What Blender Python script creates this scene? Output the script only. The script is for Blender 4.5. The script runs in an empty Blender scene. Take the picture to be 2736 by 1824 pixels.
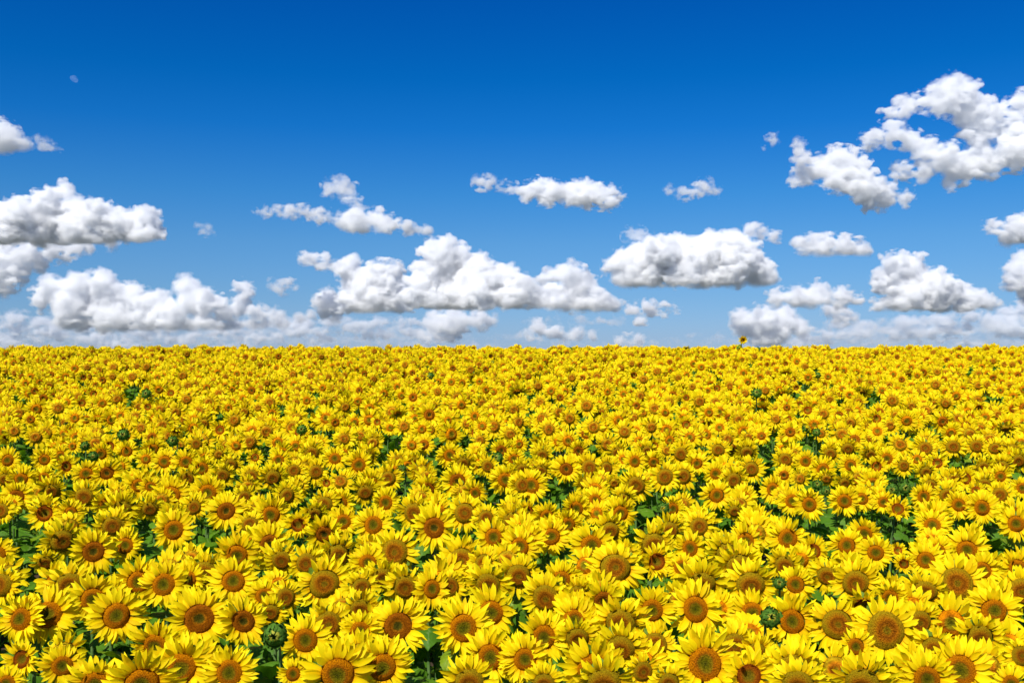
import bpy, math, random
import numpy as np
from mathutils import Vector, Matrix

S = bpy.context.scene
COL = S.collection
R = math.radians

# ------------------------------------------------------------------ camera, sky, sun, exposure
W0, H0 = 2736.0, 1824.0          # frame of the photograph
FPX = 2685.0                     # focal length in those pixels
HY = 945.0                       # row of the true horizon
CAMZ = 2.9
cam_d = bpy.data.cameras.new('camera')
cam = bpy.data.objects.new('camera', cam_d)
COL.objects.link(cam)
cam_d.sensor_width = 36.0
cam_d.lens = 36.0 * FPX / W0
cam_d.shift_y = (HY - H0 / 2) / W0
cam_d.clip_start = 0.1
cam_d.clip_end = 250000.0
cam.location = (0, 0, CAMZ)
cam.rotation_euler = (R(90), 0, 0)
S.camera = cam

SUN_EL, SUN_AZ = R(48), R(-154)  # azimuth from +Y towards +X: behind the camera, to the left
sun_dir = Vector((math.sin(SUN_AZ) * math.cos(SUN_EL), math.cos(SUN_AZ) * math.cos(SUN_EL), math.sin(SUN_EL)))

world = bpy.data.worlds.new('World')
S.world = world
world.use_nodes = True
nt = world.node_tree
nt.nodes.clear()
sky = nt.nodes.new('ShaderNodeTexSky')
sky.sky_type = 'NISHITA'
sky.sun_disc = False
sky.sun_elevation = SUN_EL
sky.sun_rotation = SUN_AZ
sky.altitude = 200
sky.air_density = 1.0
sky.dust_density = 0.2
sky.ozone_density = 2.0
geo = nt.nodes.new('ShaderNodeTexCoord')
sep = nt.nodes.new('ShaderNodeSeparateXYZ')
nt.links.new(geo.outputs['Generated'], sep.inputs[0])
pol = nt.nodes.new('ShaderNodeValToRGB')          # the deep, filtered blue of this sky, by height over the horizon
_stops = [(0.0, (0.42, 0.61, 1.14)), (0.014, (0.38, 0.58, 1.10)), (0.057, (0.32, 0.57, 1.00)), (0.109, (0.26, 0.59, 1.00)), (0.155, (0.15, 0.57, 1.04)),
          (0.217, (0.035, 0.49, 1.08)), (0.264, (0.006, 0.445, 1.04)), (0.332, (0.002, 0.38, 1.03)), (0.45, (0.10, 0.45, 1.0)), (0.7, (0.45, 0.70, 1.0))]
while len(pol.color_ramp.elements) < len(_stops): pol.color_ramp.elements.new(0.5)
for e, (p, c) in zip(pol.color_ramp.elements, _stops):
    e.position = p; e.color = (*c, 1)
nt.links.new(sep.outputs['Z'], pol.inputs[0])
hsv = nt.nodes.new('ShaderNodeMixRGB')
hsv.blend_type = 'MULTIPLY'; hsv.inputs[0].default_value = 1.0
bg = nt.nodes.new('ShaderNodeBackground')
bg.inputs['Strength'].default_value = 0.081
wo = nt.nodes.new('ShaderNodeOutputWorld')
nt.links.new(sky.outputs[0], hsv.inputs[1])
nt.links.new(pol.outputs[0], hsv.inputs[2])
nt.links.new(hsv.outputs[0], bg.inputs['Color'])
nt.links.new(bg.outputs[0], wo.inputs['Surface'])

sun_d = bpy.data.lights.new('sun', 'SUN')
sun_d.energy = 5.0
sun_d.angle = R(0.53)
sun_d.color = (1.0, 0.96, 0.89)
sun = bpy.data.objects.new('sun', sun_d)
COL.objects.link(sun)
sun.location = (-30, -30, 60)
sun.rotation_euler = (-sun_dir).to_track_quat('-Z', 'Y').to_euler()

S.view_settings.view_transform = 'Standard'
S.view_settings.look = 'None'
S.view_settings.exposure = 0.22
S.view_settings.gamma = 1.0
cy = S.cycles
cy.use_denoising = True
cy.max_bounces = 24
cy.diffuse_bounces = 4
cy.glossy_bounces = 2
cy.transmission_bounces = 4
cy.volume_bounces = 22
cy.transparent_max_bounces = 24
cy.sample_clamp_indirect = 8.0


# ------------------------------------------------------------------ helpers
def tag(o, label=None, cat=None, group=None, kind=None):
    if label: o['label'] = label
    if cat: o['category'] = cat
    if group: o['group'] = group
    if kind: o['kind'] = kind
    return o


class Geo:
    """Collects vertex / quad arrays with two point attributes and a material index, links them as ONE mesh."""
    def __init__(self):
        self.v, self.f, self.a, self.b, self.m, self.n = [], [], [], [], [], 0

    def add(self, v, f, a=None, b=None, mat=0):
        v = np.asarray(v, np.float32)
        self.v.append(v)
        self.f.append(np.asarray(f, np.int32) + self.n)
        self.a.append(np.zeros(len(v), np.float32) if a is None else np.asarray(a, np.float32))
        self.b.append(np.zeros(len(v), np.float32) if b is None else np.asarray(b, np.float32))
        self.m.append(np.full(len(f), mat, np.int32))
        self.n += len(v)
        return self

    def arrays(self):
        return (np.concatenate(self.v), np.concatenate(self.f), np.concatenate(self.a), np.concatenate(self.b))

    def mesh(self, name, mats, smooth=True):
        me = bpy.data.meshes.new(name)
        v = np.concatenate(self.v); f = np.concatenate(self.f)
        nv, nf, k = len(v), len(f), f.shape[1]
        me.vertices.add(nv); me.vertices.foreach_set('co', v.ravel())
        me.loops.add(nf * k); me.loops.foreach_set('vertex_index', f.ravel())
        me.polygons.add(nf)
        me.polygons.foreach_set('loop_start', np.arange(0, nf * k, k, dtype=np.int32))
        for nm, src in (('along', self.a), ('tone', self.b)):
            at = me.attributes.new(nm, 'FLOAT', 'POINT')
            at.data.foreach_set('value', np.concatenate(src))
        for m in mats: me.materials.append(m)
        me.polygons.foreach_set('material_index', np.concatenate(self.m))
        me.polygons.foreach_set('use_smooth', np.full(nf, smooth, bool))
        me.update(calc_edges=True)
        return me


def link(name, data, parent=None):
    o = bpy.data.objects.new(name, data)
    COL.objects.link(o)
    if parent is not None: o.parent = parent
    return o


def grid_faces(nu, nv, wrap=False):
    """quads of an nu x nv vertex grid (row-major); wrap closes the second axis."""
    i = np.arange(nu - 1)[:, None]
    j = np.arange(nv if wrap else nv - 1)[None, :]
    j2 = (j + 1) % nv
    q = np.stack(np.broadcast_arrays(i * nv + j, (i + 1) * nv + j, (i + 1) * nv + j2, i * nv + j2), -1)
    return q.reshape(-1, 4)


# ------------------------------------------------------------------ materials
class Mat:
    def __init__(self, name):
        self.m = bpy.data.materials.new(name)
        self.m.use_nodes = True
        self.t = self.m.node_tree
        self.t.nodes.clear()
        self.out = self.t.nodes.new('ShaderNodeOutputMaterial')

    def n(self, kind, **kw):
        nd = self.t.nodes.new('ShaderNode' + kind)
        for k, v in kw.items():
            if k in nd.inputs: nd.inputs[k].default_value = v
            else: setattr(nd, k, v)
        return nd

    def l(self, a, b): self.t.links.new(a, b)

    def attr(self, name):
        return self.n('Attribute', attribute_name=name).outputs['Fac']

    def ramp(self, fac, stops, interp='LINEAR'):
        r = self.n('ValToRGB')
        el = r.color_ramp.elements
        r.color_ramp.interpolation = interp
        while len(el) < len(stops): el.new(0.5)
        for e, (p, c) in zip(el, stops):
            e.position = p; e.color = (*c, 1)
        self.l(fac, r.inputs[0])
        return r.outputs['Color']

    def noise(self, scale, detail=2.0, rough=0.5, coord=None):
        nz = self.n('TexNoise', Scale=scale, Detail=detail, Roughness=rough)
        if coord is None: coord = self.n('TexCoord').outputs['Object']
        self.l(coord, nz.inputs['Vector'])
        return nz.outputs['Fac']

    def mix(self, fac, a, b, blend='MIX'):
        x = self.n('MixRGB', blend_type=blend)
        for s, v in ((0, fac), (1, a), (2, b)):
            if isinstance(v, (int, float)): x.inputs[s].default_value = v
            elif isinstance(v, tuple): x.inputs[s].default_value = (*v, 1)
            else: self.l(v, x.inputs[s])
        return x.outputs[0]

    def math(self, op, a, b=0.0):
        x = self.n('Math', operation=op)
        for s, v in ((0, a), (1, b)):
            if isinstance(v, (int, float)): x.inputs[s].default_value = v
            else: self.l(v, x.inputs[s])
        return x.outputs[0]

    def finish(self, col, rough=0.6, spec=0.3, bump=None, bump_d=0.002, transl=0.0, transl_col=None):
        p = self.n('BsdfPrincipled', Roughness=rough)
        p.inputs['Specular IOR Level'].default_value = spec
        self.l(col, p.inputs['Base Color'])
        if bump is not None:
            b = self.n('Bump', Strength=0.8, Distance=bump_d)
            self.l(bump, b.inputs['Height'])
            self.l(b.outputs[0], p.inputs['Normal'])
        sh = p.outputs[0]
        if transl > 0:
            tr = self.n('BsdfTranslucent')
            self.l(transl_col if transl_col is not None else col, tr.inputs['Color'])
            mx = self.n('MixShader', Fac=transl)
            self.l(sh, mx.inputs[1]); self.l(tr.outputs[0], mx.inputs[2])
            sh = mx.outputs[0]
        self.l(sh, self.out.inputs['Surface'])
        return self.m


def petal_material():
    M = Mat('petal_yellow')
    c1 = M.ramp(M.attr('along'), [(0.0, (0.88, 0.44, 0.001)), (0.09, (0.95, 0.63, 0.001)), (0.28, (0.97, 0.735, 0.002)), (1.0, (0.98, 0.785, 0.003))])
    c2 = M.ramp(M.attr('tone'), [(0.0, (0.84, 0.74, 0.7)), (0.4, (0.98, 0.97, 1)), (0.7, (1, 1, 1)), (1.0, (1.0, 1.04, 1.6))])
    return M.finish(M.mix(1.0, c1, c2, 'MULTIPLY'), rough=0.65, spec=0.10, transl=0.34)


def disc_material(name, stops, dark=0.45):
    M = Mat(name)
    sp = M.noise(26.0, 3.0, 0.7)
    warp = M.math('ADD', M.attr('along'), M.math('MULTIPLY', M.math('SUBTRACT', M.noise(6.0, 3.0), 0.5), 0.22))
    c = M.ramp(warp, stops)
    k = M.ramp(sp, [(0.36, (dark, dark * 0.9, dark * 0.8)), (0.62, (1.12, 1.12, 1.0))])
    return M.finish(M.mix(1.0, c, k, 'MULTIPLY'), rough=0.9, spec=0.04, bump=sp, bump_d=0.03)


MP = petal_material()
GREEN_EYE, ORANGE, RING = (0.170, 0.150, 0.003), (0.60, 0.195, 0.001), (0.27, 0.078, 0.001)
MD = {
    'o': disc_material('disc_orange', [(0.0, (0.105, 0.100, 0.006)), (0.22, GREEN_EYE), (0.42, (0.30, 0.19, 0.006)), (0.55, (0.44, 0.135, 0.003)), (0.72, ORANGE), (0.9, (0.64, 0.235, 0.001)), (1.0, (0.45, 0.105, 0.001))]),
    'm': disc_material('disc_mature', [(0.0, (0.36, 0.16, 0.005)), (0.12, (0.24, 0.17, 0.006)), (0.24, (0.44, 0.155, 0.004)), (0.36, (0.27, 0.080, 0.003)), (0.52, (0.50, 0.165, 0.004)), (0.68, (0.46, 0.235, 0.005)), (0.84, (0.43, 0.29, 0.006)), (1.0, (0.40, 0.28, 0.006))]),
    'd': disc_material('disc_dark', [(0.0, (0.07, 0.065, 0.006)), (0.26, (0.11, 0.09, 0.006)), (0.40, (0.46, 0.16, 0.004)), (0.50, RING), (0.72, (0.36, 0.105, 0.003)), (0.9, (0.42, 0.13, 0.003)), (1.0, (0.19, 0.045, 0.003))]),
    'h': disc_material('disc_hollow', [(0.0, (0.20, 0.17, 0.010)), (0.35, (0.26, 0.18, 0.007)), (0.6, (0.40, 0.11, 0.004)), (0.85, (0.24, 0.052, 0.003)), (1.0, (0.45, 0.12, 0.003))]),
}


def leaf_material():
    M = Mat('leaf_green')
    nz = M.noise(9.0, 3.0)
    c = M.ramp(M.attr('along'), [(0.0, (0.100, 0.225, 0.010)), (0.55, (0.080, 0.200, 0.008)), (0.86, (0.110, 0.235, 0.013)), (0.97, (0.22, 0.34, 0.08))])
    c = M.mix(1.0, c, M.ramp(M.attr('tone'), [(0.0, (0.75, 0.8, 0.9)), (0.6, (1.05, 1.0, 1.0)), (0.93, (1.3, 1.15, 0.9)), (1.0, (3.2, 1.7, 1.0))]), 'MULTIPLY')
    c = M.mix(0.35, c, M.ramp(nz, [(0.3, (0.045, 0.14, 0.007)), (0.7, (0.11, 0.25, 0.015))]))
    tc = M.mix(1.0, c, (1.5, 1.7, 0.5), 'MULTIPLY')
    return M.finish(c, rough=0.5, spec=0.16, bump=M.noise(45.0, 3.0), bump_d=0.01, transl=0.25, transl_col=tc)


def simple_material(name, c0, c1, scale, rough=0.6, spec=0.3, transl=0.0):
    M = Mat(name)
    nz = M.noise(scale, 3.0)
    return M.finish(M.ramp(nz, [(0.3, c0), (0.7, c1)]), rough=rough, spec=spec, bump=nz, bump_d=0.004, transl=transl)


ML = leaf_material()
MS = simple_material('stem_green', (0.07, 0.15, 0.03), (0.13, 0.22, 0.06), 30.0)
MC = simple_material('calyx_green', (0.09, 0.17, 0.008), (0.16, 0.24, 0.015), 22.0, transl=0.1)
MBUD = simple_material('bud_green', (0.045, 0.13, 0.006), (0.11, 0.24, 0.014), 40.0, transl=0.08)


def soil_material():
    M = Mat('field_soil')
    nz = M.noise(2.5, 6.0, 0.65)
    c = M.ramp(nz, [(0.3, (0.035, 0.024, 0.015)), (0.55, (0.075, 0.052, 0.033)), (0.75, (0.10, 0.075, 0.05))])
    pos = M.n('NewGeometry').outputs['Position']
    ln = M.n('VectorMath', operation='LENGTH'); M.l(pos, ln.inputs[0])
    far = M.ramp(M.math('DIVIDE', ln.outputs['Value'], 1000.0), [(0.06, (0, 0, 0)), (0.16, (1, 1, 1))])
    bounce_tone = M.ramp(M.noise(0.004, 4.0, coord=pos), [(0.35, (0.07, 0.085, 0.065)), (0.5, (0.11, 0.115, 0.09)), (0.65, (0.15, 0.145, 0.125))])  # unseen far plain, its tone set for the bounce light on cloud undersides
    return M.finish(M.mix(far, c, bounce_tone), rough=0.95, spec=0.1, bump=M.noise(9.0, 6.0, 0.7), bump_d=0.08)


# ------------------------------------------------------------------ ground: a gentle rise with its crest some 32 m away
_D = np.array([-400, 0, 3, 6, 8, 10, 12, 15, 20, 25, 29, 32, 36, 45, 60, 90, 160, 400.])
_Q = np.array([1.4, 1.4, 1.4, 1.40, 1.34, 1.24, 1.07, .82, .45, .15, -.01, -.04, .03, .42, 1.2, 3.5, 10.0, 26.])
_ds = np.arange(-60, 400, 0.05)
_qs = np.interp(_ds, _D, _Q)
_ker = np.hanning(61); _ker /= _ker.sum()
_qs = np.convolve(np.pad(_qs, 30, mode='edge'), _ker, 'valid')


def drop(y):                       # how far the flower heads lie below the eye
    return np.interp(y, _ds, _qs)


HEAD = 1.5                          # usual height of a head over the ground


def ground_z(y):
    return CAMZ - drop(y) - HEAD


def depth_at(py):                   # depth of a head seen in row py
    lo, hi = 2.5, 31.0
    for _ in range(50):
        mid = (lo + hi) / 2
        if HY + FPX * float(drop(mid)) / mid > py: lo = mid
        else: hi = mid
    return (lo + hi) / 2


ys = np.concatenate([[-60000, -4000, -400, -60], np.arange(-20, 60, 0.5), np.arange(60, 160, 4), [180, 220, 300, 395, 1000, 5000, 20000, 60000]])
xs = np.concatenate([[-60000, -8000, -1000, -200, -80], np.arange(-40, 40.1, 1.0), [80, 200, 1000, 8000, 60000]])
X, Y = np.meshgrid(xs, ys)
g = Geo()
rngg = np.random.default_rng(5)
Z = ground_z(np.clip(Y, -59, 399)) + np.where((np.abs(X) < 41) & (Y > -21) & (Y < 60), rngg.normal(0, .025, X.shape), 0)
g.add(np.stack([X, Y, Z], -1).reshape(-1, 3), grid_faces(len(ys), len(xs))[:, ::-1])
ground = link('ground', g.mesh('ground', [soil_material()]))
tag(ground, 'dark bare soil of the gently rising field under the sunflowers', 'ground', kind='structure')


# ------------------------------------------------------------------ clouds: closed cauliflower meshes filled with an even scattering medium
_grng = np.random.default_rng(11)
NN = 128


def _gauss_field(lo, hi, beta):
    """periodic random field on NN^3 with power between lo and hi cycles, falling as k^-beta; unit variance"""
    k = np.fft.fftfreq(NN) * NN
    kk = np.sqrt(k[:, None, None] ** 2 + k[None, :, None] ** 2 + k[None, None, :NN // 2 + 1] ** 2)
    amp = np.where((kk >= lo) & (kk <= hi), np.maximum(kk, 1) ** -beta, 0)
    f = np.fft.irfftn(np.fft.rfftn(_grng.normal(size=(NN, NN, NN))) * amp, s=(NN, NN, NN))
    return (f / f.std()).astype(np.float32)


SMOOTHN = _gauss_field(4, 60, 2.3)                       # soft rolling noise
BILLOW = np.zeros((NN, NN, NN), np.float32)              # heaped, cauliflower noise: rounded bumps with creases between
for _lo, _hi, _w in ((3, 6, 1.0), (7, 13, 0.52), (15, 28, 0.27), (30, 56, 0.14)):
    BILLOW += _w * (np.abs(_gauss_field(_lo, _hi, 1.5)) - 0.75)
BILLOW /= BILLOW.std()


def sample(vol, p):
    """trilinear look-up, p in cells"""
    i = np.floor(p).astype(np.int32)
    f = (p - i).astype(np.float32)
    out = 0
    for dx in (0, 1):
        wx = f[:, 0] if dx else 1 - f[:, 0]
        ix = (i[:, 0] + dx) & (NN - 1)
        for dy in (0, 1):
            wy = wx * (f[:, 1] if dy else 1 - f[:, 1])
            iy = (i[:, 1] + dy) & (NN - 1)
            for dz in (0, 1):
                out = out + wy * (f[:, 2] if dz else 1 - f[:, 2]) * vol[ix, iy, (i[:, 2] + dz) & (NN - 1)]
    return out


def surface_nets(F):
    """closed quad mesh of F = 0 (F > 0 inside) on a dense grid"""
    sgn = F > 0
    n0, n1, n2 = F.shape
    cs = np.zeros((n0 - 1, n1 - 1, n2 - 1, 3), np.float32); cc = np.zeros((n0 - 1, n1 - 1, n2 - 1), np.float32)
    quads = []
    for ax in range(3):
        sl0 = [slice(None)] * 3; sl1 = [slice(None)] * 3
        sl0[ax] = slice(0, -1); sl1[ax] = slice(1, None)
        cross = np.argwhere(sgn[tuple(sl0)] != sgn[tuple(sl1)])
        if not len(cross): continue
        hi = cross.copy(); hi[:, ax] += 1
        f0 = F[tuple(cross.T)]; f1 = F[tuple(hi.T)]
        pt = cross.astype(np.float32); pt[:, ax] += f0 / (f0 - f1)
        a1, a2 = (ax + 1) % 3, (ax + 2) % 3
        cells = []
        for o1, o2 in ((-1, -1), (0, -1), (0, 0), (-1, 0)):
            c = cross.copy(); c[:, a1] += o1; c[:, a2] += o2
            np.add.at(cs, tuple(c.T), pt); np.add.at(cc, tuple(c.T), 1)
            cells.append(c)
        q = np.stack(cells, 1)
        flip = f0 < 0
        q[flip] = q[flip][:, ::-1]
        quads.append(q)
    q = np.concatenate(quads)
    used = cc > 0
    idx = np.full(cc.shape, -1, np.int64); idx[used] = np.arange(used.sum())
    return cs[used] / cc[used][:, None], idx[tuple(q.reshape(-1, 3).T)].reshape(-1, 4)


VP = W0 / 2352.0                     # the rows and columns below were read off a 2352 px wide print


def cloud_material(name, mfp, aniso=0.0, col=(0.984, 0.986, 0.989)):
    M = Mat(name)
    v = M.n('VolumeScatter', Density=1.0 / mfp, Anisotropy=aniso)
    v.inputs['Color'].default_value = (1, 1, 1, 1)
    ab = M.n('VolumeAbsorption', Density=1.0 / mfp)
    ab.inputs['Color'].default_value = (*col, 1)
    ad = M.n('AddShader')
    M.l(v.outputs[0], ad.inputs[0]); M.l(ab.outputs[0], ad.inputs[1])
    M.l(ad.outputs[0], M.out.inputs['Volume'])
    return M.m


def cloud(label, puffs, dist, mfp=3.2, base=None, seed=0, rough=1.0, flat=0.2, kids=1.0, group=None, vox=None, soft=3.0, col=None):
    """puffs: (column, row, radius[, width stretch]); dist in metres; mfp: mean free path in print pixels."""
    rng = np.random.default_rng(seed + 100)
    P = []
    for q in puffs:
        x, y, r = q[:3]; st = q[3] if len(q) > 3 else 1.0
        P.append((x, rng.normal(0, 0.45) * r, -float(y), float(r), st))
    if base is not None:                     # the body reaches down to the condensation level
        for x, d, z, r, st in list(P):
            if z + base < 2.6 * r and r > 11:
                P.append((x + rng.normal(0, .3) * r, d + rng.normal(0, .4) * r, -base + 7.0, min(.55 * r, 13.0), 2.2))
    for i in range(len(puffs)):              # bridges, so that neighbouring puffs read as one body
        for j in range(i):
            a, b = P[i], P[j]
            dd = math.hypot(a[0] - b[0], a[2] - b[2]); rr = (a[3] * min(a[4], 1.5) + b[3] * min(b[4], 1.5))
            if dd < rr * 1.25 and rng.random() < 0.8:
                P.append(((a[0] + b[0]) / 2, (a[1] + b[1]) / 2, (a[2] + b[2]) / 2, 0.42 * (a[3] + b[3]) * (1.25 - 0.5 * dd / rr), 1.0))
    allp = list(P)
    for x, d, z, r, st in P:
        if r < 7: continue
        for _ in range(int(rng.integers(5, 10) * kids)):
            n = rng.normal(size=3); n[2] = abs(n[2]) * 0.9 - 0.3; n /= np.linalg.norm(n)
            r2 = r * rng.uniform(0.25, 0.5)
            allp.append((x + n[0] * r * st * .9, d + n[1] * r * .9, z + n[2] * r * .9, r2, 1.0 + (st - 1) * .5))
    A = np.array(allp)
    ext = A[:, 3] * A[:, 4]
    pad = 14.0
    lo = np.array([(A[:, 0] - ext).min(), (A[:, 1] - A[:, 3]).min(), (A[:, 2] - A[:, 3]).min()]) - pad
    hi = np.array([(A[:, 0] + ext).max(), (A[:, 1] + A[:, 3]).max(), (A[:, 2] + A[:, 3]).max()]) + pad
    if vox is None: vox = float(np.clip(((hi - lo).prod() / 4.0e6) ** (1 / 3), 0.85, 2.0))
    n = np.ceil((hi - lo) / vox).astype(int) + 1
    ax = [lo[k] + np.arange(n[k]) * vox for k in range(3)]
    E = np.zeros(n, np.float32)              # smooth union: soft * log(sum exp(d / soft))
    reach = 13.0
    for x, d, z, r, st in allp:
        rng_i = []
        for k, (c, rad) in enumerate(((x, r * st), (d, r), (z, r))):
            i0 = max(int((c - rad - reach * max(1, rad / r) - lo[k]) / vox), 0); i1 = min(int((c + rad + reach * max(1, rad / r) - lo[k]) / vox) + 2, n[k])
            rng_i.append(slice(i0, i1))
        dx = ((ax[0][rng_i[0]] - x) / st)[:, None, None]; dy = (ax[1][rng_i[1]] - d)[None, :, None]; dz = (ax[2][rng_i[2]] - z)[None, None, :]
        dd = r - np.sqrt(dx * dx + dy * dy + dz * dz)
        E[tuple(rng_i)] += np.exp(np.clip(dd, -reach * 1.5, 30) / soft).astype(np.float32)
    F = soft * np.log(np.maximum(E, 1e-9)) - soft * 0.5
    if base is not None:                     # condensation level: a nearly flat underside
        zz = ax[2][None, None, :]
        F = np.minimum(F, (zz + base) * 0.8 + 4.0)
    band = np.argwhere(np.abs(F) < 16)
    pos = (lo + band * vox)
    sc = 128 / 150.0
    off = np.array([seed * 37.1, seed * 11.3, seed * 71.9])
    nb = sample(BILLOW, pos * sc + off)
    ns = sample(SMOOTHN, pos * (sc * 0.72, sc * 0.72, sc * 1.25) + off * 1.7)
    nl = np.clip(1.0 + 0.7 * sample(SMOOTHN, pos * sc * 0.22 + off * 2.3), 0.25, 2.4)     # here crisp, there torn
    under = np.clip((-(pos[:, 2]) - (base or 1e9) + 10) / 10, 0, 1) if base is not None else 0.0
    F[tuple(band.T)] += (nb * 2.6 * (1 - 0.6 * under) + ns * 3.2 * rough * nl * (1 - 0.3 * under)) * (1.0 if rough < 1.25 else 1.25)
    F[[0, -1]] = -14; F[:, [0, -1]] = -14; F[:, :, [0, -1]] = -14
    F += 1.7e-4
    k = VP / FPX * dist                      # metres per print pixel at that distance
    c0 = np.array([A[:, 0].mean(), 0, A[:, 2].mean()])
    top = None
    for name, level, m in (('cloud', -5.4, 14.0), ('cloud_body', -1.8, 6.5), ('cloud_core', 3.0, 3.0)):
        if not (F > level).any(): continue
        v, q = surface_nets(F - level)
        v = lo + v * vox
        # keep only the pieces of some size: specks of a few voxels are no cloud
        par = np.arange(len(v))
        for _ in range(60):
            mn = par[q].min(1)
            nw = par.copy(); np.minimum.at(nw, q.ravel(), np.repeat(mn, 4)); nw = nw[nw]
            if (nw == par).all(): break
            par = nw
        keep = np.bincount(par, minlength=len(v))[par] > 40
        q = q[keep[q].all(1)]
        if not len(q): continue
        ids = np.full(len(v), -1); ids[keep] = np.arange(keep.sum()); v = v[keep]; q = ids[q]
        g = Geo().add((v - c0) * k, q)
        o = link(name, g.mesh(name, [cloud_material('cloud_vapour', mfp * m * k, col=col or (0.984, 0.986, 0.989))]), top)
        if top is None:
            top = o
            o.location = ((c0[0] * VP - W0 / 2) / FPX * dist, dist, CAMZ + (HY + c0[2] * VP) / FPX * dist)
            tag(o, label, 'cloud', group or 'fair weather clouds over the field')


cloud('large tattered white cloud high above the right side of the field',
      [(2190,212,36),(2145,240,30),(2228,252,38),(2285,258,28),(2345,240,26),(2068,255,18),(2092,236,18),(2040,262,10),(2250,300,32),(2330,305,34),(2400,270,50),
       (2005,320,20),(2045,312,22),(2085,325,22),(2125,350,26),(2165,370,30),(2215,384,32),(2275,370,34),(2335,350,40),(2410,345,50),(2130,392,20),(2190,408,16),(2070,392,16),(2110,400,16),(2180,425,9)],
      9000, 6.5, seed=1, rough=1.9)
cloud('white sloping cloud hanging just below left of the large tattered one',
      [(1930,372,33),(1890,385,24),(1960,392,42),(1920,415,26),(1980,430,36),(2030,450,26),(2078,457,12),(1850,405,17),(1840,370,17),(1838,332,10),(2010,462,18),(1826,415,9)],
      8600, 5.5, seed=2, rough=1.7)
cloud('big bright cumulus cut by the left edge with a flat grey underside',
      [(145,438,18),(112,462,24),(170,492,32),(60,495,33),(15,498,36),(230,496,32),(280,516,32),(330,512,30),(352,530,18),(90,530,35),(180,533,28),(10,540,36),(250,540,22),(120,500,34),(-40,510,50)],
      14000, 3.0, base=552, seed=3)
cloud('ragged grey white cloud shelf under the big cumulus at the left edge',
      [(200,566,14),(255,563,12),(120,572,20),(60,584,26),(10,592,32),(30,630,26),(80,604,20),(0,640,30),(140,590,14),(12,668,16),(-30,610,40),(160,572,14,1.6)],
      17000, 5.0, seed=4, rough=1.3)
cloud('small pale cloud at the left edge beneath the moon',
      [(8,312,26),(42,326,17),(-22,312,34),(60,332,9)], 9500, 8.0, base=338, seed=5, rough=1.3)
cloud('tiny grey wisp right of the small pale cloud by the left edge',
      [(92,326,9),(106,334,9),(128,342,6)], 9500, 14.0, seed=6, rough=1.4)
cloud('long thin cloud left of centre with a faint plume rising from it',
      [(600,486,5,2.4),(630,487,6,2.0),(665,486,9,1.6),(700,491,12),(740,500,14),(790,512,17),(830,508,23),(862,500,17),(900,516,16),(940,526,13),(972,532,8),(986,530,7),(815,520,14,1.4),(880,520,14,1.5)],
      12000, 4.5, seed=7, rough=1.2)
cloud('faint ragged grey plume standing on the long thin cloud',
      [(782,428,18),(758,436,12),(806,436,9),(800,458,10),(822,470,11),(814,486,10),(768,412,6)], 12100, 11.0, seed=8, rough=1.6)
cloud('bulging left tower of the great cumulus in the centre',
      [(800,618,26),(820,656,32),(862,632,26),(905,622,18),(800,690,24),(862,682,34),(900,655,24),(915,690,22),(830,700,20)],
      17600, 3.0, base=708, seed=9)
cloud('small arm of cloud reaching left from the central left tower',
      [(712,597,12),(740,603,13),(765,612,12),(700,596,9)], 17800, 5.0, seed=10, rough=1.2)
cloud('great heaped cumulus dominating the centre above the horizon',
      [(985,576,23),(1020,570,22),(1060,586,20),(1108,592,12),(980,625,32),(1040,625,38),(1100,632,42),(1160,650,36),(1205,664,28),(960,668,35),(1020,672,36),(1100,680,34),(1170,684,28),(1235,682,20),(1010,600,26),(1060,690,30),(1280,694,14,1.5)],
      16000, 3.0, base=700, seed=11)
cloud('rounded right shoulder behind the great central cumulus',
      [(1305,632,24),(1270,634,16),(1345,652,22),(1320,672,26),(1375,690,22),(1408,700,14),(1270,682,24),(1245,645,12),(1330,700,20)],
      19000, 3.2, base=706, seed=12)
cloud('little upright cloud left below the central left tower',
      [(745,688,20),(758,712,19),(756,692,18),(735,694,14),(764,730,10)], 18500, 3.8, seed=13)
cloud('elongated white cloud high above the centre of the field',
      [(1215,444,18),(1240,436,17),(1275,444,22),(1315,444,24),(1350,444,27),(1385,452,22),(1412,442,9),(1424,458,7),(1400,468,9),(1330,458,18,1.5),(1260,455,12,1.6)],
      12000, 4.0, seed=14, rough=1.3)
cloud('slim wisp trailing left of the elongated cloud above the centre',
      [(1105,416,10),(1125,420,11),(1152,427,8),(1175,434,7),(1098,406,5)], 12000, 8.0, seed=15, rough=1.4)
cloud('small boat shaped wisp alone between the centre and the large right cloud',
      [(1543,440,6),(1536,428,4),(1570,447,8,1.3),(1600,442,10),(1620,430,11),(1642,440,7)], 12000, 7.0, seed=16, rough=1.4)
cloud('round billowing cumulus with a bluish underside right of centre',
      [(1430,602,26),(1480,590,36),(1520,582,38),(1560,566,30),(1500,625,32),(1570,620,38),(1640,572,40),(1682,560,30),(1700,590,38),(1742,615,30),(1680,630,28),(1620,632,30),(1402,612,14),(1460,630,26),(1762,632,15)],
      15000, 3.0, base=650, seed=17)
cloud('faint wisp above left shoulder of the round billowing cumulus',
      [(1462,544,15),(1447,538,10),(1478,552,8)], 15200, 16.0, seed=18, rough=1.5)
cloud('small torn cloud just right above the round billowing cumulus',
      [(1728,527,11),(1750,534,11),(1776,546,8),(1716,530,8)], 15000, 5.0, seed=19, rough=1.3)
cloud('small loaf shaped cloud with a crisp flat bottom right of centre',
      [(1835,560,12),(1870,556,17),(1905,562,18),(1938,562,18),(1970,570,15),(1888,576,12,1.5),(1990,576,8)], 15000, 3.6, base=580, seed=20)
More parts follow.
